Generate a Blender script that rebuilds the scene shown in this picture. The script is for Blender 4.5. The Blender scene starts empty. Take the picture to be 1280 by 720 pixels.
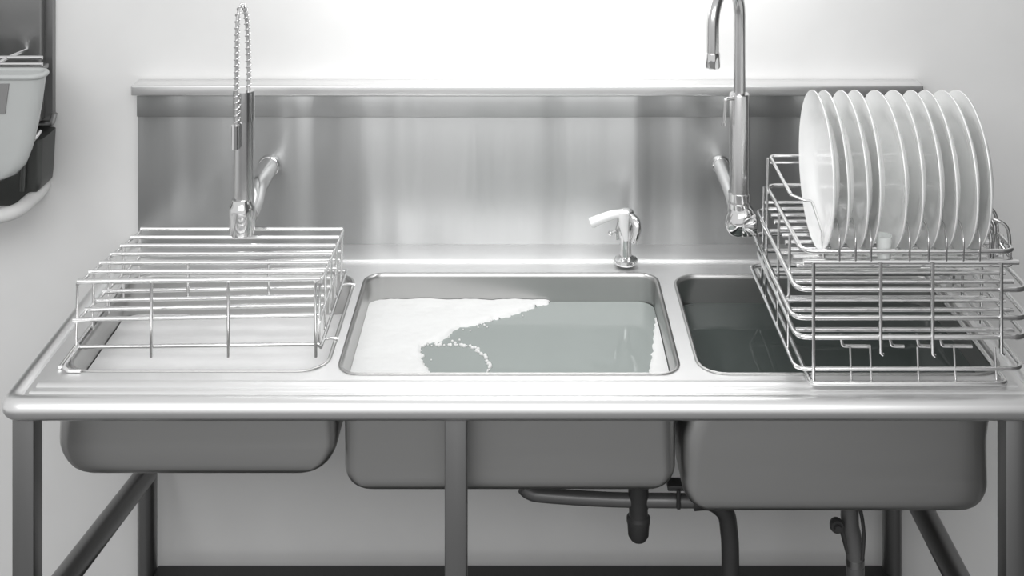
import bpy, bmesh, math, random
from mathutils import Vector, Matrix, noise
random.seed(7)
PI = math.pi
S = bpy.context.scene
COL = S.collection

# ------------------------------------------------------------------ frame
CAM_Z = 1.97          # eye height
DECK = 0.88           # height of the sink deck
F = 1506.0            # focal length in pixels of a 1280 px wide frame
X0, Y0 = 655.0, -320.0
WALL = 2.65           # depth of the back wall
def at(px, py, d):    # a pixel seen at depth d -> a point in the room
    return Vector(((px - X0) * d / F, d, CAM_Z - (py - Y0) * d / F))
def zz(h):            # height from distance below the eye
    return CAM_Z - h

# ------------------------------------------------------------------ materials
def new_mat(name):
    m = bpy.data.materials.new(name); m.use_nodes = True
    nt = m.node_tree; nt.nodes.clear()
    o = nt.nodes.new('ShaderNodeOutputMaterial')
    p = nt.nodes.new('ShaderNodeBsdfPrincipled')
    nt.links.new(p.outputs[0], o.inputs[0])
    return m, nt, p, o
def N(nt, t, **kw):
    n = nt.nodes.new(t)
    for k, v in kw.items():
        if k in n.inputs.keys(): n.inputs[k].default_value = v
        else: setattr(n, k, v)
    return n
def coords(nt, scale):
    tc = N(nt, 'ShaderNodeTexCoord'); mp = N(nt, 'ShaderNodeMapping')
    mp.inputs['Scale'].default_value = scale
    nt.links.new(tc.outputs['Object'], mp.inputs['Vector'])
    return mp.outputs['Vector']
def plain(name, c, rough=.5, metal=0., spec=.5, coat=0., var=.06, vscale=14., bump=0.):
    m, nt, p, o = new_mat(name)
    v = coords(nt, (1, 1, 1))
    n = N(nt, 'ShaderNodeTexNoise', Scale=vscale, Detail=4.)
    nt.links.new(v, n.inputs['Vector'])
    r = N(nt, 'ShaderNodeMapRange'); r.inputs['To Min'].default_value = 1 - var; r.inputs['To Max'].default_value = 1 + var
    nt.links.new(n.outputs['Fac'], r.inputs['Value'])
    mx = N(nt, 'ShaderNodeVectorMath', operation='SCALE'); mx.inputs[0].default_value = c
    nt.links.new(r.outputs[0], mx.inputs['Scale'])
    nt.links.new(mx.outputs[0], p.inputs['Base Color'])
    p.inputs['Roughness'].default_value = rough; p.inputs['Metallic'].default_value = metal
    p.inputs['Specular IOR Level'].default_value = spec; p.inputs['Coat Weight'].default_value = coat
    if bump:
        b = N(nt, 'ShaderNodeBump', Strength=bump, Distance=.004)
        nt.links.new(n.outputs['Fac'], b.inputs['Height']); nt.links.new(b.outputs[0], p.inputs['Normal'])
    return m
def steel(name, c, rough, brush, rvar=.06, wave=None, aniso=0.):
    """brushed sheet steel: fine grain along one axis, optional slow waviness of the sheet"""
    m, nt, p, o = new_mat(name)
    v = coords(nt, brush)
    n = N(nt, 'ShaderNodeTexNoise', Scale=1., Detail=3.)
    nt.links.new(v, n.inputs['Vector'])
    r = N(nt, 'ShaderNodeMapRange'); r.inputs['To Min'].default_value = rough - rvar; r.inputs['To Max'].default_value = rough + rvar
    nt.links.new(n.outputs['Fac'], r.inputs['Value']); nt.links.new(r.outputs[0], p.inputs['Roughness'])
    p.inputs['Base Color'].default_value = (*c, 1); p.inputs['Metallic'].default_value = 1.
    b = N(nt, 'ShaderNodeBump', Strength=.05, Distance=.002)
    nt.links.new(n.outputs['Fac'], b.inputs['Height'])
    p.inputs['Anisotropic'].default_value = aniso; p.inputs['Anisotropic Rotation'].default_value = .25
    last = b
    if wave:
        v2 = coords(nt, wave[0]); n2 = N(nt, 'ShaderNodeTexNoise', Scale=1., Detail=1.)
        nt.links.new(v2, n2.inputs['Vector'])
        b2 = N(nt, 'ShaderNodeBump', Strength=1., Distance=wave[1])
        nt.links.new(n2.outputs['Fac'], b2.inputs['Height']); nt.links.new(b.outputs[0], b2.inputs['Normal'])
        last = b2
    nt.links.new(last.outputs[0], p.inputs['Normal'])
    return m
def water_mat(name, body, clear, tint):
    m, nt, p, o = new_mat(name)
    p.inputs['Base Color'].default_value = (*body, 1); p.inputs['Roughness'].default_value = .05
    p.inputs['IOR'].default_value = 1.33
    v = coords(nt, (9, 5, 9)); n = N(nt, 'ShaderNodeTexNoise', Scale=1., Detail=2.)
    nt.links.new(v, n.inputs['Vector'])
    b = N(nt, 'ShaderNodeBump', Strength=.25, Distance=.01)
    nt.links.new(n.outputs['Fac'], b.inputs['Height']); nt.links.new(b.outputs[0], p.inputs['Normal'])
    t = N(nt, 'ShaderNodeBsdfTransparent'); t.inputs[0].default_value = (*tint, 1)
    mx = N(nt, 'ShaderNodeMixShader'); mx.inputs[0].default_value = clear
    nt.links.new(p.outputs[0], mx.inputs[1]); nt.links.new(t.outputs[0], mx.inputs[2])
    nt.links.new(mx.outputs[0], o.inputs[0])
    return m

M = {}
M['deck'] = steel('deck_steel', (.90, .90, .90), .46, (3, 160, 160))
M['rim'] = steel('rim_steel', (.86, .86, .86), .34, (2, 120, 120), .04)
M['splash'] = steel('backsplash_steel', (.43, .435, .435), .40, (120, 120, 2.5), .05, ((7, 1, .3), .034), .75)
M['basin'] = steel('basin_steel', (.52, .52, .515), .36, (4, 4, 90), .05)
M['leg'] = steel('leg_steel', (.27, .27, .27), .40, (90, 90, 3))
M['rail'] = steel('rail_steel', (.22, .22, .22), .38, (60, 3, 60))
M['shelf'] = plain('dark_shelf', (.035, .035, .035), .5, .4)
M['chrome'] = plain('chrome', (.78, .78, .78), .12, 1., var=.03)
M['satin'] = plain('satin_steel', (.62, .62, .62), .24, 1., var=.04)
M['wire'] = plain('wire_steel', (.80, .80, .80), .20, 1., var=.05, vscale=40)
M['hose'] = plain('hose_grey', (.55, .55, .55), .35, .6)
M['darkpipe'] = plain('dark_pipe', (.045, .045, .045), .42, .2, var=.15)
M['greyhose'] = plain('grey_hose', (.16, .16, .16), .38, .5, var=.15)
M['ceramic'] = plain('white_ceramic', (.96, .965, .96), .24, 0, .5, .2, var=.01)
mc = M['ceramic'].node_tree.nodes['Principled BSDF']
mc.inputs['Subsurface Weight'].default_value = .35; mc.inputs['Subsurface Radius'].default_value = (1, 1, 1); mc.inputs['Subsurface Scale'].default_value = .008
M['lever'] = plain('white_lever', (.84, .84, .84), .25, 0, var=.02)
M['foam'] = plain('soap_foam', (.74, .745, .74), .8, 0, .2, var=.03, vscale=60, bump=.2)
M['lifted'] = plain('lifted_suds', (.95, .95, .95), .7, 0, .2, var=.01, vscale=30)  # same suds as the foam, colour lifted to offset the rack's shadows
M['wall'] = plain('plaster_wall', (.76, .76, .755), .85, 0, .2, var=.05, vscale=7, bump=.25)
M['floor'] = plain('dark_floor', (.20, .20, .20), .45, 0, var=.12, vscale=5)
M['shadewall'] = plain('shade_wall', (.10, .10, .10), .7, 0, .2, var=.08)
M['panel'] = steel('panel_steel', (.30, .30, .30), .40, (70, 70, 3))
M['lip'] = plain('lip_steel', (.36, .36, .36), .35, 1.)
M['tub'] = plain('pale_plastic', (.46, .475, .47), .4, 0, var=.04)
M['tubdark'] = plain('grey_plastic', (.22, .22, .22), .45)
M['caddy'] = plain('dark_caddy', (.075, .078, .075), .35, .5, var=.2)
M['pipe'] = plain('pale_pipe', (.66, .66, .655), .4, 0, var=.05)
M['water'] = water_mat('rinse_water', (.45, .49, .475), .35, (.80, .88, .85))
M['shadewater'] = water_mat('shaded_water', (.075, .088, .084), .28, (.55, .62, .59))  # darkness of the deep, shaded basin put into the water colour
g, nt, p, o = new_mat('clear_glass')
p.inputs['Base Color'].default_value = (.95, .97, .96, 1); p.inputs['Roughness'].default_value = .05
p.inputs['Transmission Weight'].default_value = .35; p.inputs['IOR'].default_value = 1.45
M['glass'] = g

# ------------------------------------------------------------------ helpers
ORG = {}
def tag(o, label, cat, group=None, kind=None):
    o['label'] = label; o['category'] = cat
    if group: o['group'] = group
    if kind: o['kind'] = kind
    return o
def thing(name, label, cat, loc, group=None):
    o = bpy.data.objects.new(name, None); COL.objects.link(o)
    o.location = loc; o.empty_display_size = .05
    ORG[o] = Vector(loc)
    return tag(o, label, cat, group)
def obj(name, bm, mat, parent=None, loc=None, sharp=38, mods=None):
    org = ORG[parent] if parent else Vector(loc if loc else (0, 0, 0))
    bmesh.ops.recalc_face_normals(bm, faces=bm.faces)
    for v in bm.verts: v.co -= org
    me = bpy.data.meshes.new(name); bm.to_mesh(me); bm.free()
    me.shade_smooth(); me.set_sharp_from_angle(angle=math.radians(sharp))
    me.materials.append(M[mat])
    o = bpy.data.objects.new(name, me); COL.objects.link(o)
    if parent: o.parent = parent
    else: o.location = org
    ORG[o] = org
    return o
def BM(): return bmesh.new()
def box(bm, a, b, bev=0., seg=2):
    a, b = Vector(a), Vector(b)
    r = bmesh.ops.create_cube(bm, size=1.)
    vs = r['verts']
    for v in vs:
        v.co = Vector(((a[i] + b[i]) / 2 + v.co[i] * abs(b[i] - a[i])) for i in range(3))
    if bev:
        es = list({e for v in vs for e in v.link_edges})
        bmesh.ops.bevel(bm, geom=es, offset=bev, segments=seg, affect='EDGES', profile=.5)
    return bm
def fillet(pts, r, n=6, closed=False):
    """rounds the corners of a polyline"""
    pts = [Vector(p) for p in pts]; out = []
    L = len(pts)
    for i, p in enumerate(pts):
        if not closed and i in (0, L - 1): out.append(p); continue
        a, b = pts[i - 1], pts[(i + 1) % L]
        da, db = (a - p), (b - p)
        la, lb = da.length, db.length
        if la < 1e-6 or lb < 1e-6: continue
        da /= la; db /= lb
        ang = da.angle(db)
        if ang > PI - .02: out.append(p); continue
        t = min(r / math.tan(ang / 2), la * .48, lb * .48)
        p1, p2 = p + da * t, p + db * t
        for k in range(n + 1):
            s = k / n
            out.append(p1 * (1 - s) ** 2 + p * 2 * s * (1 - s) + p2 * s * s)
    return out
def tube(bm, pts, r, seg=10, closed=False, cap=True):
    """sweeps a circle along a path; r is one radius or one per point"""
    pts = [Vector(p) for p in pts]; L = len(pts)
    rs = r if isinstance(r, (list, tuple)) else [r] * L
    tans = []
    for i in range(L):
        if closed: t = pts[(i + 1) % L] - pts[i - 1]
        else: t = pts[min(i + 1, L - 1)] - pts[max(i - 1, 0)]
        tans.append(t.normalized() if t.length > 1e-9 else Vector((0, 0, 1)))
    ref = Vector((0, 0, 1)) if abs(tans[0].z) < .9 else Vector((1, 0, 0))
    nrm = (ref - tans[0] * ref.dot(tans[0])).normalized()
    rings = []
    for i in range(L):
        t = tans[i]
        nrm = nrm - t * nrm.dot(t)
        if nrm.length < 1e-6: nrm = t.orthogonal()
        nrm.normalize(); bi = t.cross(nrm)
        mit = 1.
        rings.append([bm.verts.new(pts[i] + (nrm * math.cos(2 * PI * k / seg) + bi * math.sin(2 * PI * k / seg)) * rs[i] * mit) for k in range(seg)])
    for i in range(L if closed else L - 1):
        A, B = rings[i], rings[(i + 1) % L]
        off = 0
        if closed and i == L - 1:
            off = min(range(seg), key=lambda q: (A[0].co - B[q].co).length)
        for k in range(seg):
            try: bm.faces.new((A[k], A[(k + 1) % seg], B[(k + 1 + off) % seg], B[(k + off) % seg]))
            except ValueError: pass
    if cap and not closed:
        bm.faces.new(rings[0][::-1]); bm.faces.new(rings[-1])
    return bm
def lathe(bm, prof, center, axis='z', seg=32):
    """revolves (radius, height) pairs round an axis through center"""
    c = Vector(center)
    def pt(r, h, a):
        u, v = r * math.cos(a), r * math.sin(a)
        return c + (Vector((u, v, h)) if axis == 'z' else Vector((h, u, v)) if axis == 'x' else Vector((u, h, v)))
    rings = []
    for r, h in prof:
        if r < 1e-6: rings.append([bm.verts.new(pt(0, h, 0))])
        else: rings.append([bm.verts.new(pt(r, h, 2 * PI * k / seg)) for k in range(seg)])
    for A, B in zip(rings, rings[1:]):
        for k in range(seg):
            k2 = (k + 1) % seg
            if len(A) == 1 and len(B) == 1: continue
            if len(A) == 1: bm.faces.new((A[0], B[k], B[k2]))
            elif len(B) == 1: bm.faces.new((A[k], A[k2], B[0]))
            else: bm.faces.new((A[k], A[k2], B[k2], B[k]))
    for R in (rings[0], rings[-1]):
        if len(R) > 1:
            bm.faces.new(R)
    return bm
def rrect(x0, x1, y0, y1, r, n=8):
    out = []
    for cx, cy, a0 in ((x1 - r, y1 - r, 0), (x0 + r, y1 - r, PI / 2), (x0 + r, y0 + r, PI), (x1 - r, y0 + r, 1.5 * PI)):
        for k in range(n + 1):
            a = a0 + PI / 2 * k / n
            out.append((cx + r * math.cos(a), cy + r * math.sin(a)))
    return out
def loft(bm, loops, cap_first=False, cap_last=True):
    R = [[bm.verts.new(p) for p in l] for l in loops]
    for A, B in zip(R, R[1:]):
        n = len(A)
        for k in range(n):
            bm.faces.new((A[k], A[(k + 1) % n], B[(k + 1) % n], B[k]))
    if cap_first: bm.faces.new(R[0][::-1])
    if cap_last: bm.faces.new(R[-1])
    return R
def wire(name, parent, pts, r=.0028, mat='wire', corner=0., closed=False, seg=8):
    if corner: pts = fillet(pts, corner, 5, closed)
    return obj(name, tube(BM(), pts, r, seg, closed), mat, parent, sharp=60)
def structure(o): o['kind'] = 'structure'; return o

# ------------------------------------------------------------------ room
bm = BM(); box(bm, (-3.2, WALL, 0), (3.2, WALL + .12, 3.0))
structure(obj('wall_back', bm, 'wall'))
bm = BM(); box(bm, (-3.2, -2.2, -.1), (3.2, WALL + .12, 0))
structure(obj('floor', bm, 'floor'))
bm = BM(); box(bm, (1.75, -.2, 0), (1.87, WALL, 3.0))
structure(obj('shade_wall_right', bm, 'shadewall'))  # unseen dark wall, added to cut light and darken reflections on the right

# ------------------------------------------------------------------ sink table
XL, XR = -.853, .864              # axes of the side rims
YF, YB = 2.0, 2.64
RIM_R = .0188
sink = thing('sink_table', 'long stainless steel sink table with three basins, low backsplash and square legs', 'sink', (0, 2.3, 0))
BAS = {  # x0, x1, y0, y1, corner, taper, depth, bottom radius
    'a': (-.800, -.347, 2.096, 2.470, .045, .0, .190, .064),
    'b': (-.320, .268, 2.086, 2.474, .034, .006, .212, .042),
    'c': (.308, .832, 2.086, 2.468, .045, .0, .249, .050),
}
# deck sheet with three openings
bm = BM()
def ring_edges(pts, z):
    vs = [bm.verts.new((x, y, z)) for x, y in pts]
    return [bm.edges.new((vs[i], vs[(i + 1) % len(vs)])) for i in range(len(vs))]
E = ring_edges(rrect(XL, XR, YF, 2.616, .004, 2), DECK)
for b in BAS.values(): E += ring_edges(rrect(b[0], b[1], b[2], b[3], b[4]), DECK)
bmesh.ops.triangle_fill(bm, use_beauty=True, use_dissolve=False, edges=E)
deck = obj('deck', bm, 'deck', sink)
# folded bead that stops water running off, and the raised back ledge
bm = BM()
def bead(y, w, hgt, x0, x1):
    prof = [(-w, 0), (-w * .6, hgt * .75), (0, hgt), (w * .6, hgt * .75), (w, 0)]
    A = [bm.verts.new((x0, y + u, DECK + v)) for u, v in prof]
    B = [bm.verts.new((x1, y + u, DECK + v)) for u, v in prof]
    for k in range(4): bm.faces.new((A[k], A[k + 1], B[k + 1], B[k]))
    bm.faces.new(A); bm.faces.new(B[::-1])
bead(2.052, .011, .0035, XL + .026, XR - .026)
bead(2.027, .006, .0022, XL + .022, XR - .022)
obj('front_bead', bm, 'deck', sink)
bm = BM(); box(bm, (XL + .015, 2.535, DECK - .001), (XR - .015, 2.616, DECK + .005), .003)
obj('back_ledge', bm, 'deck', sink)
# rolled rim: left side, front and right side in one run
path = fillet([(XL, YB, DECK - .012), (XL, YF, DECK - .012), (XR, YF, DECK - .012), (XR, YB, DECK - .012)], .021, 8)
obj('rolled_rim', tube(BM(), path, RIM_R, 20), 'rim', sink, sharp=70)
# backsplash
bp = BM(); box(bp, (-.838, 2.614, DECK), (.856, 2.644, DECK + .33), .002)
splash = obj('backsplash', bp, 'splash', sink)
bp = BM(); box(bp, (-.838, 2.606, DECK + .283), (.856, 2.6145, DECK + .331), .002)
obj('folded_band', bp, 'splash', splash)
bp = BM(); box(bp, (-.848, 2.596, DECK + .331), (.862, 2.647, DECK + .354), .004, 3)
obj('top_cap', bp, 'rim', splash)
# basins
def basin(b, drain, flare):
    x0, x1, y0, y1, cr, tp, dep, br = b
    fl, fr = flare                       # how far the side walls stand out below the deck
    by = .020                            # tight fold along the front and back of the floor
    def ring(il, ir, iy, z, r): return [(x, y, DECK + z) for x, y in rrect(x0 + il, x1 - ir, y0 + iy, y1 - iy, max(r, .008))]
    loops = [ring(-.006, -.006, -.006, .0012, cr + .006), ring(-.002, -.002, -.002, .0016, cr + .002), ring(.0005, .0005, .0005, -.001, cr), ring(.001, .001, .001, -.006, cr)]
    for k in range(1, 6):
        f = k / 5; g = min(1, f * 1.6)
        loops.append(ring(.001 - fl * g, .001 - fr * g, .001 + .006 * f, -.006 - (dep - br - .006) * f, cr + (.024 - cr) * f))
    for k in range(1, 10):
        a = k / 9 * PI / 2; u = br * (1 - math.cos(a)); q = br * math.sin(a)
        v = by * (1 - math.sqrt(max(0, 1 - max(0, (q - (br - by)) / by) ** 2)))
        loops.append(ring(.001 - fl + u, .001 - fr + u, .007 + v, -(dep - br) - q, .022))
    bm = BM(); loft(bm, loops)
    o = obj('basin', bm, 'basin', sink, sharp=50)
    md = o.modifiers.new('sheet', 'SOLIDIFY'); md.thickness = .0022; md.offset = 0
    dx, dy = drain
    d = BM(); lathe(d, [(.0, .002), (.018, .002), (.03, .004), (.043, .003), (.045, .0005)], (dx, dy, DECK - dep + .001), seg=28)
    obj('drain', d, 'chrome', o)
    return o
basin(BAS['a'], (-.57, 2.30), (.018, .020)); basin(BAS['b'], (.209, 2.245), (-.006, -.003)); basin(BAS['c'], (.56, 2.29), (.032, -.020))
# legs: three square ones in front, two round ones behind
def sq_leg(x0, x1, y):
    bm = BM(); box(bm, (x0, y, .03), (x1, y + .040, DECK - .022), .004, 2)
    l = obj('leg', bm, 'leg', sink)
    f = BM(); lathe(f, [(.014, .03), (.014, .018), (.02, .012), (.02, 0)], ((x0 + x1) / 2, y + .02, 0), seg=20)
    obj('foot', f, 'chrome', l)
sq_leg(-.851, -.814, 2.0); sq_leg(-.132, -.095, 2.0); sq_leg(.800, .838, 2.0)
for x in (-.808, .790):
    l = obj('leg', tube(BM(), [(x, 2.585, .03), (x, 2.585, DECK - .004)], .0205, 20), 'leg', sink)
    f = BM(); lathe(f, [(.013, .03), (.013, .018), (.02, .012), (.02, 0)], (x, 2.585, 0), seg=20)
    obj('foot', f, 'chrome', l)
# side rails that slope slightly between front and back legs
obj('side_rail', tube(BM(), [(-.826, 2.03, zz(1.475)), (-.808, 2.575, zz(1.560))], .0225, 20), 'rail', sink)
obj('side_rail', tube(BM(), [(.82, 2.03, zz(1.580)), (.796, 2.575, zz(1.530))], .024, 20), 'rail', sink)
bm = BM(); box(bm, (-.79, 2.03, .175), (.775, 2.60, .199), .004)
obj('undershelf', bm, 'shelf', sink)

# ------------------------------------------------------------------ water and foam
def sheet(b, dz):
    i = .0012 + b[5] * min(1, dz / (b[6] - b[7])) + .0012
    bm = BM(); z = DECK - dz
    lo = [[(x, y, z - .004) for x, y in rrect(b[0] + i, b[1] - i, b[2] + i, b[3] - i, b[4])],
          [(x, y, z) for x, y in rrect(b[0] + i, b[1] - i, b[2] + i, b[3] - i, b[4])]]
    loft(bm, lo, False, True)
    return bm
WB = .053
w = obj('rinse_water', sheet(BAS['b'], WB), 'water', loc=(-.03, 2.28, DECK - WB))
tag(w, 'clear greenish grey water with suds filling the middle basin', 'water', kind='stuff')
w = obj('wash_water', sheet(BAS['c'], WB + .001), 'shadewater', loc=(.55, 2.28, DECK - WB))
tag(w, 'dark grey water, shade put into its colour, in the right basin under the plate rack', 'water', kind='stuff')

def fnoise(x, y, s, seed=0.): return noise.noise(Vector((x * s, y * s, seed)))
def seg_d(p, a, b):
    ab = b - a; t = max(0, min(1, (p - a).dot(ab) / ab.length_squared)); return (p - a - ab * t).length
def foam_mesh(b, dz, field, step=.004, top=.006, flare=(0, 0)):
    """bumpy sheet of suds: grid cells where field > 0, rising from the water at its edge"""
    i = .003 + b[5] * min(1, dz / (b[6] - b[7]))
    x0, x1, y0, y1 = b[0] + i - flare[0], b[1] - i + flare[1], b[2] + i, b[3] - i
    r = b[4] * .7
    def inner(x, y):
        qx = max(x0 + r - x, x - x1 + r, 0); qy = max(y0 + r - y, y - y1 + r, 0)
        return r - math.hypot(qx, qy)
    bm = BM(); vs = {}; nx = int((x1 - x0) / step); ny = int((y1 - y0) / step)
    def V(a, c):
        if (a, c) not in vs:
            x = x0 + (x1 - x0) * a / nx; y = y0 + (y1 - y0) * c / ny
            d = field(x, y)
            e = max(0., min(1., d / .012)) ** .5
            h = e * top * (.75 + .4 * fnoise(x, y, 22, 3) + .15 * fnoise(x, y, 95, 5)) - (.002 if d <= .002 else 0)
            vs[a, c] = bm.verts.new((x, y, DECK - dz + h + .0012))
        return vs[a, c]
    for a in range(nx):
        for c in range(ny):
            x = x0 + (x1 - x0) * (a + .5) / nx; y = y0 + (y1 - y0) * (c + .5) / ny
            if inner(x, y) > 0 and field(x, y) > -.001:
                bm.faces.new((V(a, c), V(a + 1, c), V(a + 1, c + 1), V(a, c + 1)))
    return bm
def bubble(bm, x, y, z, r):
    bmesh.ops.create_icosphere(bm, subdivisions=2, radius=r, matrix=Matrix.Translation((x, y, z)))
edge = [Vector(p) for p in ((.13, 2.50), (.0575, 2.468), (-.024, 2.407), (-.0867, 2.374), (-.1327, 2.351), (-.1534, 2.31), (-.190, 2.289), (-.192, 2.235), (-.1717, 2.192), (-.15, 2.05))]
def field_b(x, y):
    p = Vector((x, y)); d = min(seg_d(p, a, c) for a, c in zip(edge, edge[1:]))
    # edge x at this y
    ex = edge[-1].x
    for a, c in zip(edge, edge[1:]):
        if c.y <= y <= a.y: ex = a.x + (c.x - a.x) * (a.y - y) / (a.y - c.y); break
    s = d if x < ex else -d
    s += .006 * fnoise(x, y, 60, 1) + .004 * fnoise(x, y, 140, 2)
    # white strip along the right wall: a bright reflection shaped as suds
    rw = (.262 - x); wdt = max(0., (2.40 - y)) * .16
    s2 = wdt - rw + .003 * fnoise(x, y, 80, 9)
    return max(s, s2 if y < 2.40 else -1)
bm = foam_mesh(BAS['b'], WB, field_b)
arc = [at(530, 432, 2.289), at(560, 431, 2.292), at(585, 433, 2.286), at(603, 442, 2.26), at(612, 455, 2.22), at(611, 466, 2.19)]
zf = DECK - WB
for a, c in zip(arc, arc[1:]):
    for k in range(9):
        p = a.lerp(c, k / 9)
        bubble(bm, p.x + random.uniform(-.003, .003), p.y + random.uniform(-.005, .005), zf + .001, random.uniform(.0015, .0042))
for k in range(26):
    a = random.choice(edge[2:8]); bubble(bm, a.x + random.uniform(-.01, .03), a.y + random.uniform(-.02, .02), zf + .001, random.uniform(.0012, .0036))
f = obj('soap_suds', bm, 'foam', loc=(-.17, 2.28, zf), sharp=80)
tag(f, 'white soap suds covering the left half of the middle basin', 'suds', kind='stuff')
FA = .082
f = obj('soap_suds', foam_mesh(BAS['a'], FA, lambda x, y: 1., .006, .005, (.016, .018)), 'lifted', loc=(-.57, 2.28, DECK - FA), sharp=80)
tag(f, 'smooth white suds filling the left basin under the low wire rack', 'suds', kind='stuff')

# ------------------------------------------------------------------ left faucet with a coil spring
FX, FY = -.553, 2.38
fa = thing('spring_faucet', 'tall chrome faucet with coil spring hose standing over the low wire rack', 'faucet', (FX, FY + .2, DECK + .165))
arm = zz(.925)
obj('riser', tube(BM(), [(FX, FY, zz(.945)), (FX, FY, zz(.700))], .0195, 24), 'satin', fa)
bm = BM(); lathe(bm, [(.0, 0), (.022, 0), (.025, .002), (.0255, .05), (.0245, .056), (.0215, .060), (.0195, .070)], (FX - .003, FY - .004, zz(.966)), seg=28)
obj('spray_head', bm, 'chrome', fa)
pth = fillet([(FX, FY, zz(.915)), (FX, FY + .10, zz(.915)), (FX, 2.612, zz(.915))], .02)
obj('wall_arm', tube(BM(), [(FX + .004, FY + .012, zz(.935)), (FX + .004, FY + .05, zz(.928)), (FX, FY + .10, zz(.915)), (FX, 2.613, zz(.915))], [.021, .0225, .022, .021], 22), 'chrome', fa)
bm = BM(); lathe(bm, [(.0215, -.010), (.0235, -.008), (.0245, 0)], (FX, 2.6135, zz(.915)), 'y', 28)
obj('wall_flange', bm, 'chrome', fa)
hose = [(FX + .0075, FY + .004, zz(.71)), (FX + .0075, FY + .008, zz(.65)), (FX + .0055, FY + .006, zz(.57)), (FX + .0035, FY - .004, zz(.528)),
        (FX + .0005, FY - .020, zz(.513)), (FX - .0030, FY - .036, zz(.528)), (FX - .0050, FY - .038, zz(.57)), (FX - .0075, FY - .030, zz(.65)), (FX - .0085, FY - .027, zz(.70)), (FX - .0085, FY - .026, zz(.775))]
def smooth(pts, n=12):
    P = [Vector(p) for p in pts]; out = []
    for i in range(len(P) - 1):
        p0, p1, p2, p3 = P[max(i - 1, 0)], P[i], P[i + 1], P[min(i + 2, len(P) - 1)]
        for k in range(n):
            t = k / n
            out.append(.5 * ((2 * p1) + (p2 - p0) * t + (2 * p0 - 5 * p1 + 4 * p2 - p3) * t * t + (3 * p1 - p0 - 3 * p2 + p3) * t ** 3))
    out.append(P[-1]); return out
hp = smooth(hose, 14)
hz = obj('hose', tube(BM(), hp, .0038, 10), 'hose', fa)
def helix(path, R, pitch, n=10):
    L = [0.]
    for a, b in zip(path, path[1:]): L.append(L[-1] + (b - a).length)
    tot = L[-1]; cnt = int(tot / pitch * n); out = []; j = 0
    nrm = Vector((1, 0, 0))
    for i in range(cnt + 1):
        s = tot * i / cnt
        while j < len(L) - 2 and L[j + 1] < s: j += 1
        t = (path[j + 1] - path[j]).normalized()
        p = path[j].lerp(path[j + 1], (s - L[j]) / max(L[j + 1] - L[j], 1e-9))
        nrm = (nrm - t * nrm.dot(t)).normalized(); bi = t.cross(nrm)
        a = 2 * PI * i / n
        out.append(p + nrm * math.cos(a) * R + bi * math.sin(a) * R)
    return out
obj('coil_spring', tube(BM(), helix(hp, .0050, .0125), .0015, 6), 'chrome', hz, sharp=80)
bm = BM(); tube(bm, [(FX, FY, zz(.742)), (FX, FY, zz(.684))], .0212, 24)
obj('collar', bm, 'chrome', fa)
bm = BM(); tube(bm, [(FX - .010, FY - .027, zz(.79)), (FX - .010, FY - .027, zz(.745))], .0085, 14)
box(bm, (FX - .014, FY - .026, zz(.775)), (FX - .004, FY - .014, zz(.762)), .001)
obj('hose_clip', bm, 'chrome', fa)

# ------------------------------------------------------------------ right faucet with a gooseneck
GX, GY = .4255, 2.38
ga = thing('gooseneck_faucet', 'tall steel gooseneck faucet on a thick riser beside the plate rack', 'faucet', (GX, GY + .2, DECK + .165))
obj('riser', tube(BM(), [(GX, GY, zz(.925)), (GX, GY, zz(.692)), (GX, GY, zz(.690))], [.0195, .0195, .0185], 24), 'satin', ga)
tip = at(891, 66, 2.27); base = Vector((GX, GY, 0)); u = Vector((tip.x - GX, tip.y - GY, 0)); R = u.length / 2; u.normalize()
hc = .533
pts = [Vector((GX, GY, zz(.70))), Vector((GX, GY, zz(hc + .02)))]
for k in range(17):
    a = PI * k / 16
    pts.append(Vector((GX, GY, zz(hc) + R * 1.0 * math.sin(a))) + u * (R - R * math.cos(a)))
pts.append(tip.copy())
obj('spout', tube(BM(), pts, .0118, 20), 'satin', ga, sharp=70)
t2 = tip - Vector((0, 0, .028))
obj('aerator', tube(BM(), [tip + Vector((0, 0, .001)), tip - Vector((0, 0, .002)), t2 + Vector((0, 0, .002)), t2], [.0125, .0136, .0136, .0125], 20), 'chrome', ga)
bm = BM()
tube(bm, [(GX, GY, zz(.885)), (GX, GY, zz(.90))], .022, 24); tube(bm, [(GX, GY, zz(.905)), (GX, GY, zz(.915))], .0225, 24)
tube(bm, [(GX, GY, zz(.908)), (GX, GY, zz(.922))], [.0195, .024], 24)
bmesh.ops.create_uvsphere(bm, u_segments=28, v_segments=16, radius=.0285, matrix=Matrix.Translation((GX + .001, GY - .004, zz(.938))) @ Matrix.Rotation(.5, 4, 'Y') @ Matrix.Diagonal((.95, .95, 1.22, 1)))
obj('elbow', bm, 'chrome', ga, sharp=60)
bm = BM()
lathe(bm, [(0, .024), (.016, .024), (.022, .021), (.024, .014), (.024, -.004), (.018, -.010), (0, -.010)], (GX + .008, GY - .008, zz(.945)), 'x', 26)
obj('valve_knob', bm, 'chrome', ga)
obj('wall_arm', tube(BM(), [(GX, GY + .006, zz(.925)), (GX, GY + .08, zz(.915)), (GX, 2.613, zz(.912))], [.019, .0175, .0165], 20), 'chrome', ga)
bm = BM(); lathe(bm, [(.0175, -.008), (.019, -.006), (.020, 0)], (GX, 2.6135, zz(.912)), 'y', 28)
obj('wall_flange', bm, 'chrome', ga)
bm = BM(); lv = at(907, 124, 2.36); lw = at(905, 155, 2.36)
tube(bm, fillet([(GX - .012, GY - .012, lv.z), lv, lw], .004, 4), .0038, 10); tube(bm, [lw + Vector((0, 0, .004)), lw - Vector((0, 0, .003))], .0055, 10)
obj('lever', bm, 'satin', ga)

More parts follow.
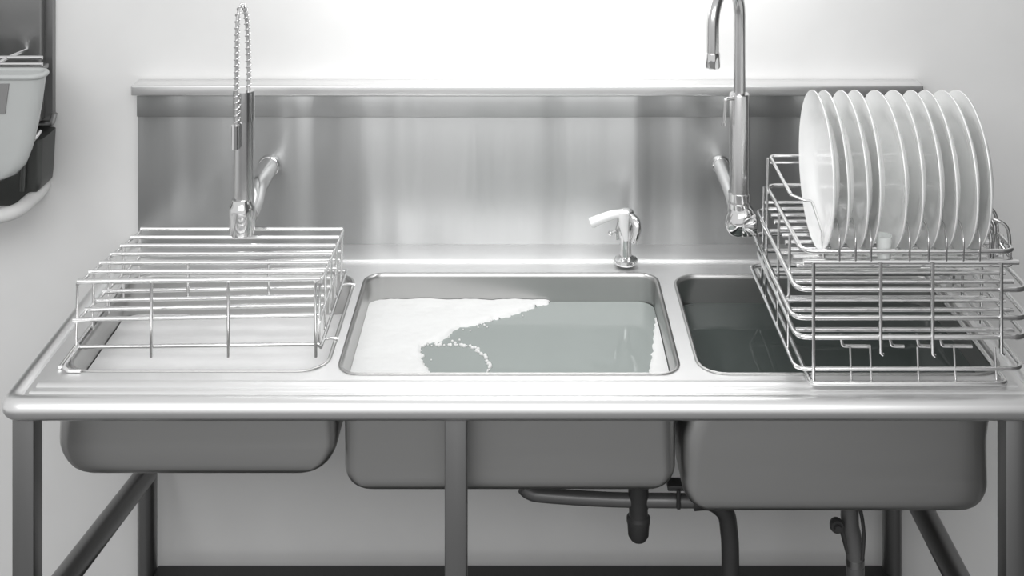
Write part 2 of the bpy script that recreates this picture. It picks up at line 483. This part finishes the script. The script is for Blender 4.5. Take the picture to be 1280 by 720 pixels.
# ------------------------------------------------------------------ small tap on the back ledge
TX, TY = .2130, 2.520
tz = DECK + .005
ta = thing('lever_tap', 'small chrome tap with white lever handle on the ledge behind the middle basin', 'tap', (TX, TY, tz))
bm = BM(); lathe(bm, [(.0, 0), (.024, 0), (.0255, .004), (.024, .009), (.017, .012), (.0125, .016)], (TX, TY, tz), seg=12)
obj('base_flange', bm, 'chrome', ta, sharp=20)
bm = BM(); lathe(bm, [(.0125, .012), (.0115, .03), (.0118, .05), (.016, .062), (.0185, .078), (.0185, .10), (.015, .110), (0, .113)], (TX, TY, tz), seg=24)
obj('body', bm, 'chrome', ta)
sp = smooth([(TX + .010, TY - .010, tz + .098), (TX + .018, TY - .022, tz + .094), (TX + .020, TY - .030, tz + .078), (TX + .012, TY - .033, tz + .056)], 8)
obj('spout', tube(BM(), sp, [.0105 - .003 * i / len(sp) for i in range(len(sp))], 14), 'chrome', ta)
bm = BM()
lp = smooth([(TX - .006, TY - .012, tz + .108), (TX - .03, TY - .016, tz + .106), (TX - .055, TY - .018, tz + .098), (TX - .074, TY - .018, tz + .090)], 8)
tube(bm, lp, [.0085 + .0025 * i / len(lp) for i in range(len(lp))], 14)
tube(bm, [(TX - .006, TY - .020, tz + .114), (TX - .006, TY - .020, tz + .085), (TX - .001, TY - .02, tz + .055)], [.011, .010, .005], 14)
obj('lever_handle', bm, 'lever', ta)
bm = BM(); tube(bm, [(TX - .014, TY - .012, tz + .09), (TX - .020, TY - .014, tz + .072), (TX - .019, TY - .014, tz + .055)], .0042, 10)
tube(bm, [(TX - .012, TY - .012, tz + .074), (TX - .030, TY - .016, tz + .070)], .0034, 10)
bmesh.ops.create_icosphere(bm, subdivisions=2, radius=.0058, matrix=Matrix.Translation((TX - .033, TY - .016, tz + .069)))
obj('side_pin', bm, 'chrome', ta)

# ------------------------------------------------------------------ left wire rack
lr = thing('wire_rack', 'low empty two tier wire rack sitting over the left basin', 'rack', (-.58, 2.3, DECK))
ZT0, ZT1 = zz(.967), zz(.982)        # top tier: front and back height
yf, yb = 2.170, 2.440
def lx(y): return -.804 + (-.776 + .804) * (y - yf) / (yb - yf)
def rx(y): return -.367
def tz_(y): return ZT0 + (ZT1 - ZT0) * (y - yf) / (yb - yf)
ytop = [2.440, 2.393, 2.347, 2.302, 2.258, 2.214]
for y in ytop:
    wire('crossbar', lr, [(lx(y), y, tz_(y)), (rx(y), y, tz_(y))], .0042)
wire('front_bar', lr, [(lx(yf), yf, ZT0 - .001), (rx(yf), yf, ZT0 + .004)], .0046)
ZM = zz(1.033); ZB = DECK + .0035
for y in (2.440, 2.40, 2.36, 2.32, 2.28, 2.243, 2.207):
    wire('shelf_bar', lr, [(lx(y) - .004, y, ZM - .003), (rx(y), y, ZM + .006)], .0042)
wire('lower_front_bar', lr, [(lx(yf) - .008, yf, ZM - .004), (rx(yf) - .002, yf, ZM + .005)], .0044)
wire('base_front_bar', lr, [(lx(yf) - .004, yf, ZB - .000), (rx(yf) - .001, yf, ZB + .006)], .0038)
wire('base_back_bar', lr, [(lx(yb) - .018, yb + .045, ZB), (rx(yb), yb + .045, ZB)], .0032)
for fx, sg in ((lx, 1), (rx, 1)):
    for z0, z1, nm, dx in ((ZT0 - .006, ZT1 - .006, 'top_rail', 0), (ZM - .007, ZM - .007, 'shelf_rail', -.002)):
        wire(nm, lr, [(fx(yf) + dx, yf - .002, z0), (fx(yb) + dx, yb + .006, z1)], .0030)
    b0 = fx(yf) - .003
    for y in (2.172, 2.236, 2.30, 2.365, 2.438):
        wire('upright', lr, [(fx(y) - .001, y, tz_(y) - .004), (fx(y) - .003, y, ZB)], .0026)
wire('base_rail', lr, [(-.809, 2.100, ZB), (-.809, 2.170, ZB), (-.807, yb + .045, ZB)], .0032)
wire('base_rail', lr, [(-.366, yf, ZB), (-.366, yb + .045, ZB)], .0032)
for px in (190, 286, 395):
    x = (px - X0) * yf / F
    wire('upright', lr, [(x, yf - .004, ZT0), (x, yf - .004, DECK - .012)], .0030)
for px, a, b in ((235, 2.25, 2.25), (336, 2.25, 2.25)):
    x = (px - X0) * a / F
    wire('strut', lr, [(x, a, tz_(a)), (x, a, ZM)], .0028)
# hooks that carry the rack on the basin edge
wire('foot_loop', lr, [(-.803, yf, ZB + .003), (-.800, 2.092, ZB + .005), (-.790, 2.088, DECK + .0035), (-.768, 2.088, DECK + .0035)], .0034, corner=.006)
for y in (2.20, 2.42):
    wire('hook', lr, [(-.366, y, ZB), (-.352, y, ZB + .002), (-.339, y, ZB)], .0028)

# ------------------------------------------------------------------ right wire rack
rr = thing('wire_rack', 'tall three tier wire dish rack holding the white plates', 'rack', (.65, 2.25, DECK))
PF, PB = 2.050, 2.400
def rim(name, xl, xr, h, r, y1=PB, y0=PF):
    z = zz(h)
    wire(name, rr, [(xl, y1, z), (xl, y0, z), (xr, y0, z), (xr, y1, z)], r, corner=.022, closed=True)
rim('tier_rim', .474, .836, .863, .0042, 2.355)
rim('tier_rim', .464, .858, .928, .0046)
rim('tier_rim', .458, .858, .976, .0046)
rim('tier_rim', .464, .856, 1.009, .0046)
rim('tier_rim', .462, .850, 1.063, .0038, 2.455)
wire('front_bar', rr, [(.476, 2.052, zz(.882)), (.842, 2.052, zz(.882))], .0050)
# open top rail at the back and sides
wire('top_rail', rr, [(.472, 2.130, zz(.797)), (.472, 2.313, zz(.791)), (.828, 2.313, zz(.791)), (.828, 2.22, zz(.82)), (.828, 2.13, zz(.856))], .0034, corner=.012)
wire('back_bar', rr, [(.474, 2.318, zz(.806)), (.828, 2.318, zz(.806))], .0026)
wire('top_rail', rr, [(.472, 2.130, zz(.797)), (.492, 2.118, zz(.802)), (.506, 2.118, zz(.803)), (.520, 2.10, zz(.850)), (.520, 2.09, zz(.892))], .0026, corner=.008)
wire('base_rail', rr, [(.486, 2.500, DECK + .0045), (.486, 2.040, DECK + .0070), (.818, 2.040, DECK + .0070), (.818, 2.500, DECK + .0045)], .0046, corner=.012)
wire('base_back_bar', rr, [(.486, 2.498, DECK + .006), (.818, 2.498, DECK + .006)], .0032)
# tier floors
def floor_bars(h, xl, xr, ys, r=.0042):
    for y in ys: wire('floor_bar', rr, [(xl, y, zz(h)), (xr, y, zz(h))], r)
floor_bars(.897, .470, .836, [2.075 + .031 * k for k in range(10)])
floor_bars(.930, .462, .846, [2.085, 2.120, 2.20, 2.30])
floor_bars(.978, .460, .846, [2.083, 2.118, 2.24])
floor_bars(1.011, .462, .846, [2.080, 2.20, 2.30])
# uprights
for px, y1, h1 in ((1017, 0, None), (1101, 0, 1.034), (1166, 0, 1.036), (1252, 0, 1.034)):
    x = (px - X0) * 2.045 / F
    zb = zz(h1) if h1 else DECK + .006
    wire('upright', rr, [(x, 2.0455, zz(.880)), (x, 2.0455, zb)] + ([(x + .004, 2.046, zb - .003)] if h1 else []), .0032)
for px0, px1 in ((1053, 1088), (1114, 1130), (1148, 1163), (1177, 1215)):
    a, b = (px0 - X0) * 2.062 / F, (px1 - X0) * 2.062 / F
    wire('hook', rr, [(a - .003, 2.062, zz(1.010)), (a, 2.062, zz(1.030)), (b, 2.062, zz(1.031))], .0030, corner=.006)
for px in (1063, 1088, 1147, 1193, 1244):
    x = (px - X0) * 2.052 / F
    wire('strut', rr, [(x, 2.054, zz(1.028)), (x, 2.046, DECK + .008)], .0020)
for X, ys in ((.468, (2.12, 2.21, 2.313, 2.35)), (.842, (2.12, 2.21, 2.305, 2.35))):
    for y in ys:
        ht = .795 if (y == 2.313) else .863
        if X > .8 and y != 2.12: ht = .863
        wire('upright', rr, [(X, y, zz(ht)), (X - .004, y, zz(1.063))], .0026)
wire('upright', rr, [(.828, 2.313, zz(.791)), (.836, 2.35, zz(.863))], .0026)
wire('strut', rr, [(.462, 2.45, zz(1.063)), (.486, 2.495, DECK + .006)], .0028)
wire('strut', rr, [(.850, 2.45, zz(1.063)), (.818, 2.495, DECK + .006)], .0028)
# plate dividers: arched wires between the plates
EDGE = [1041, 1059, 1082, 1098, 1127, 1150, 1175, 1195, 1218, 1236]
PX = [(e - X0) * 2.03 / F for e in EDGE]
for i in (1, 2, 3, 5, 6, 7, 8, 9):
    x = (PX[i - 1] + PX[i]) / 2
    pts = [(x + .004, 2.050, zz(.880)), (x + .003, 2.046, zz(.862)), (x + .004, 2.050, zz(.840)), (x + .008, 2.075, zz(.827)), (x + .013, 2.140, zz(.832)), (x + .013, 2.18, zz(.858)), (x + .010, 2.20, zz(.897))]
    wire('plate_divider', rr, smooth(pts, 6), .0020, 'satin')
for y, dx, hh in ((2.075, 0, 0), (2.13, .004, -.004)):
    e0 = .800
    wire('end_arch', rr, smooth([(e0, y, zz(.895)), (e0 + .004, y, zz(.85)), (e0 - .002, y + .01, zz(.822 + hh)), (e0 + .014, y, zz(.820 + hh)), (e0 + .032, y - .005, zz(.836 + hh)), (e0 + .034, y - .008, zz(.895))], 6), .0030, 'satin')
wire('end_arch', rr, smooth([(.815, 2.10, zz(.897)), (.816, 2.10, zz(.868)), (.806, 2.10, zz(.855)), (.790, 2.105, zz(.845))], 6), .0038, 'satin')
wire('end_arch', rr, smooth([(.815, 2.10, zz(.897)), (.818, 2.10, zz(.860)), (.820, 2.10, zz(.840)), (.812, 2.11, zz(.822))], 6), .0034, 'satin')
wire('end_arch', rr, [(.826, 2.09, zz(.866)), (.840, 2.075, zz(.888))], .0032, 'satin')

# ------------------------------------------------------------------ plates
words = ['leftmost white plate in the rack, its whole round face showing',
         'second white plate from the left in the dish rack', 'third white plate from the left in the dish rack',
         'fourth white plate from the left, just before the little glass', 'fifth white plate from the left, just behind the little glass',
         'fifth white plate from the right in the dish rack', 'fourth white plate from the right in the dish rack',
         'third white plate from the right in the dish rack', 'second white plate from the right in the dish rack',
         'rightmost white plate in the rack, next to the bare wall']
RP = .1352
prof = [(0, 0), (.060, 0), (.078, -.001), (.088, -.004), (.098, -.010), (.118, -.0155), (.132, -.0185), (RP - .0005, -.0195), (RP, -.0180),
        (.133, -.0150), (.118, -.0110), (.100, -.0050), (.092, .0015), (.078, .0045), (.074, .0070), (.070, .0070), (.066, .0040), (0, .0040)]
pm = None
for i, lab in enumerate(words):
    loc = Vector((PX[i] + .0185, 2.150, zz(.758)))
    if pm is None:
        bm = BM(); lathe(bm, prof, loc, 'x', 72)
        o = obj('dinner_plate', bm, 'ceramic', loc=loc, sharp=50); pm = o
    else:
        o = pm.copy(); COL.objects.link(o); o.location = loc
    o.rotation_euler = (random.uniform(0, 6), math.radians(random.uniform(-1.2, 1.2)), math.radians(random.uniform(-1.5, 1.5)))
    tag(o, lab, 'plate', 'white plates in the dish rack')
# a little glass between the fourth and fifth plates
gx, gy = (PX[3] + PX[4]) / 2 + .001, 2.068
bm = BM(); lathe(bm, [(0, 0), (.0085, 0), (.0105, .002), (.0135, .050), (.0122, .050), (.0090, .005), (0, .005)], (gx, gy, zz(.893)), seg=24)
tag(obj('shot_glass', bm, 'glass', loc=(gx, gy, zz(.893))), 'little pale glass standing between plates in the dish rack', 'glass')

# ------------------------------------------------------------------ pipes below the basins
dp = thing('drain_pipe', 'dark horizontal waste pipe hanging below the middle and right basins', 'pipe', (.2, 2.23, .5))
py = 2.235
pa, pb = at(662, 618, py), at(880, 626, py)
obj('waste_pipe', tube(BM(), smooth([pa + Vector((-.012, 0, .014)), pa + Vector((.0, 0, .004)), pa + Vector((.03, 0, -.002)), (pa + pb) / 2 + Vector((0, 0, -.004)), pb], 8), .0125, 16), 'greyhose', dp)
c = at(798, 640, py)
bm = BM(); tube(bm, [(c.x, py, DECK - .20), (c.x, py, c.z + .01)], .019, 18)
obj('tailpiece', bm, 'darkpipe', dp)
bm = BM()
lathe(bm, [(0, -.050), (.014, -.050), (.019, -.042), (.0205, -.022), (.022, -.016), (.022, -.010), (.0175, -.006), (.0175, .024), (0, .024)], (c.x, py, c.z), seg=22)
obj('trap_cap', bm, 'darkpipe', dp)
k0 = at(847, 606, py)
bm = BM(); box(bm, (k0.x - .02, py - .014, k0.z - .004), (k0.x + .022, py + .014, k0.z + .006), .002); tube(bm, [(k0.x, py - .014, k0.z), (k0.x, py - .014, k0.z - .035)], .004, 8)
obj('bracket', bm, 'darkpipe', dp)
e = [pb + Vector((-.02, 0, 0)), pb + Vector((.012, 0, .0)), at(906, 640, py), at(911, 662, py), at(913, 706, py), Vector((at(913, 706, py).x, py, .201))]
obj('down_pipe', tube(BM(), smooth(e, 8), .0165, 18), 'darkpipe', dp)
bm = BM(); dxx = at(880, 626, py).x
tube(bm, [(.36, py, DECK - .232), (.36, py, pb.z)], .016, 16)
obj('tailpiece', bm, 'darkpipe', dp)

sh = thing('supply_hose', 'grey hose with a round valve knob hanging under the right basin', 'hose', (.60, 2.24, .201))
hpts = [Vector((at(1064, 600, 2.24).x, 2.24, DECK - .228)), at(1062, 645, 2.24), at(1066, 672, 2.24), at(1069, 700, 2.24), at(1069, 740, 2.24), Vector((at(1069, 740, 2.24).x, 2.24, .201))]
obj('hose', tube(BM(), smooth(hpts, 8), .0165, 18), 'greyhose', sh)
q = at(1046, 657, 2.225)
bm = BM(); lathe(bm, [(0, -.012), (.006, -.012), (.007, -.006), (.0115, -.006), (.0135, 0), (.0115, .008), (.006, .014), (0, .014)], q, 'y', 22)
obj('valve_knob', bm, 'darkpipe', sh)
bm = BM(); tube(bm, [q + Vector((0, .006, 0)), q + Vector((.012, .012, -.006)), at(1060, 690, 2.235)], [.006, .007, .005], 10)
tube(bm, smooth([at(1075, 636, 2.225), at(1078, 650, 2.225), at(1080, 672, 2.225), at(1078, 700, 2.225)], 6), .0035, 8)
obj('valve_body', bm, 'darkpipe', sh)
bm = BM(); tt = at(1069, 701, 2.24); tube(bm, [tt + Vector((0, 0, .006)), tt - Vector((0, 0, .006))], .0172, 18)
o = obj('clamp_band', bm, 'lip', sh); o['label'] = 'bright metal clamp band'

# ------------------------------------------------------------------ things on the wall at the left
pl = thing('wall_panel', 'dark steel wall panel with a folded lip in the upper left corner', 'panel', (-1.25, WALL, 1.13))
zb = zz(.835)
bm = BM()
lo = [(x, z) for x, z in rrect(-1.55, -1.030, zb, 1.86, .016, 5)]
R = [[bm.verts.new((x, y, z)) for x, z in lo] for y in (2.632, WALL)]
n = len(lo)
for k in range(n): bm.faces.new((R[0][k], R[0][(k + 1) % n], R[1][(k + 1) % n], R[1][k]))
bm.faces.new(R[0]); bm.faces.new(R[1])
obj('back_plate', bm, 'panel', pl)
bm = BM(); box(bm, (-1.55, 2.606, zb + .018), (-1.046, 2.634, 1.86), .003)
obj('front_plate', bm, 'panel', pl)
obj('folded_lip', tube(BM(), fillet([(-1.55, 2.628, zb + .006), (-1.030, 2.628, zb + .006), (-1.024, 2.628, zb + .03)], .012), .0065, 10), 'lip', pl)
ws = thing('wire_shelf', 'short bright wire shelf on the dark wall panel at the left edge', 'shelf', (-1.25, 2.6, 1.3))
for px, yy in ((53, 72), (53, 80.5)):
    a = at(px, yy, 2.53)
    yq = 2.53 if yy == 72 else 2.50
    a = at(px, yy, yq)
    wire('bar', ws, [(-1.5, yq, a.z), a], .0042)
for x in (-1.075, -1.30):
    wire('crosspiece', ws, [(x, 2.61, zz(.662)), (x - .01, 2.53, zz(.660)), (x - .03, 2.47, zz(.668))], .0042)
a = at(52, 88, 2.47)
bm = BM(); box(bm, (-1.5, 2.445, a.z - .004), (a.x, 2.485, a.z + .004), .003)
obj('front_strip', bm, 'lip', ws)
# pale tub
tb = thing('plastic_tub', 'pale tapered plastic tub hanging under the wire shelf, cut by the left edge', 'tub', (-1.1, 2.40, zz(.884)))
ty0, ty1 = 2.335, 2.385
def tubring(s):      # s 0 top .. 1 bottom
    h = .646 + (.862 - .646) * s
    T = ((97, 50), (130, 46), (160, 41), (190, 34), (210, 26), (225, 12), (236, -22))
    yy = h * F / ty0 + Y0
    xr = T[-1][1]
    for (ya, xa), (yb_, xb) in zip(T, T[1:]):
        if ya <= yy <= yb_: xr = xa + (xb - xa) * (yy - ya) / (yb_ - ya); break
    if yy < 97: xr = 50
    xr = (xr - X0) * ty0 / F; xl = -1.40 + .02 * s
    i = .006 * s + .006 * max(0, (s - .8) / .2) ** 2
    return [(x, y, zz(h)) for x, y in rrect(xl, xr, ty0 + i, ty1 - i, .022, 5)]
bm = BM(); loft(bm, [tubring(s / 22) for s in range(23)], True)
o = obj('tub_body', bm, 'tub', tb, sharp=60)
top = [Vector(p) for p in tubring(0)]
obj('tub_rim', tube(BM(), top, .0055, 8, True), 'tub', tb, sharp=70)
for x in (-1.04, -1.25):
    bm = BM(); box(bm, (x - .012, 2.415, zz(.700)), (x + .012, 2.607, zz(.690)), .002); obj('hanger', bm, 'lip', tb)
c0, c1 = at(0, 105, 2.333), at(11, 142, 2.333)
bm = BM()
v = [bm.verts.new(q) for q in (Vector((-1.20, 2.333, c0.z)), at(11, 105, 2.333), at(6, 142, 2.334), Vector((-1.20, 2.334, c1.z)))]
fc = bm.faces.new(v); r_ = bmesh.ops.extrude_face_region(bm, geom=[fc])
for vv in [g_ for g_ in r_['geom'] if isinstance(g_, bmesh.types.BMVert)]: vv.co.y += .006
o = obj('label_plate', bm, 'tubdark', tb); o['label'] = 'dark grey plate on the tub front'
# dark caddy below the panel
cd = thing('steel_caddy', 'dark steel caddy on the wall between the pale tub and the bent pipe', 'caddy', (-1.12, 2.64, zz(.95)))
bm = BM()
lo = []
for s in range(9):
    t = s / 8; h = .842 + (.985 - .842) * t
    xr = -1.026 - .008 * t - .05 * max(0, (t - .7) / .3) ** 2
    lo.append([(x, y, zz(h)) for x, y in rrect(-1.35, xr, 2.56 + .01 * t, WALL, .012, 4)])
loft(bm, lo, True, True)
o = obj('caddy_body', bm, 'caddy', cd)
obj('caddy_ridge', tube(BM(), [(-1.060, 2.557, zz(.86)), (-1.066, 2.560, zz(.95))], .006, 10), 'caddy', cd)
obj('handle', tube(BM(), smooth([at(34, 186, 2.545), at(39, 178, 2.54), at(46, 170, 2.54), at(50, 164, 2.555)], 6), .0042, 10), 'wire', cd)
o['label'] = 'dark steel box'
pp = obj('bent_pipe', tube(BM(), fillet([(-1.45, 2.47, zz(.970)), (-1.050, 2.47, zz(.970)), (-1.050, 2.60, zz(.970)), (-1.055, WALL, zz(.970))], .075, 10), .0150, 18), 'pipe', loc=(-1.2, 2.5, zz(.957)), sharp=70)
tag(pp, 'pale thick pipe bending into the wall below the dark caddy', 'pipe')

# ------------------------------------------------------------------ light
def area(name, loc, target, sx, sy, e, c=(1, 1, 1)):
    l = bpy.data.lights.new(name, 'AREA'); l.shape = 'RECTANGLE'; l.size = sx; l.size_y = sy; l.energy = e; l.color = c
    o = bpy.data.objects.new(name, l); COL.objects.link(o); o.location = loc
    o.rotation_euler = (Vector(target) - Vector(loc)).to_track_quat('-Z', 'Y').to_euler()
    return o
area('wall_lamp', (.08, 2.46, 1.66), (.08, 2.50, .9), .95, .14, 3.7)
area('front_fill', (-.35, -.6, 2.9), (.1, 2.4, .9), 2.8, 1.4, 60)  # unseen soft fill added near the camera to brighten the plates
wd = bpy.data.worlds.new('room_light'); S.world = wd; wd.use_nodes = True
bg = wd.node_tree.nodes['Background']; bg.inputs[0].default_value = (1, 1, 1, 1); bg.inputs[1].default_value = .75

# ------------------------------------------------------------------ camera and view
cam = bpy.data.cameras.new('camera'); co = bpy.data.objects.new('camera', cam); COL.objects.link(co)
co.location = (0, 0, CAM_Z); co.rotation_euler = (PI / 2, 0, 0)
cam.sensor_width = 36; cam.lens = F / 1280 * 36
cam.shift_x = (640 - X0) / 1280; cam.shift_y = -(360 - Y0) / 1280
cam.clip_start = .05
S.camera = co
S.view_settings.view_transform = 'Standard'; S.view_settings.look = 'None'
S.view_settings.exposure = 0; S.view_settings.gamma = 1
S.view_settings.use_curve_mapping = False
S.cycles.use_denoising = True
S.cycles.max_bounces = 12; S.cycles.diffuse_bounces = 8; S.cycles.glossy_bounces = 6; S.cycles.transparent_max_bounces = 12
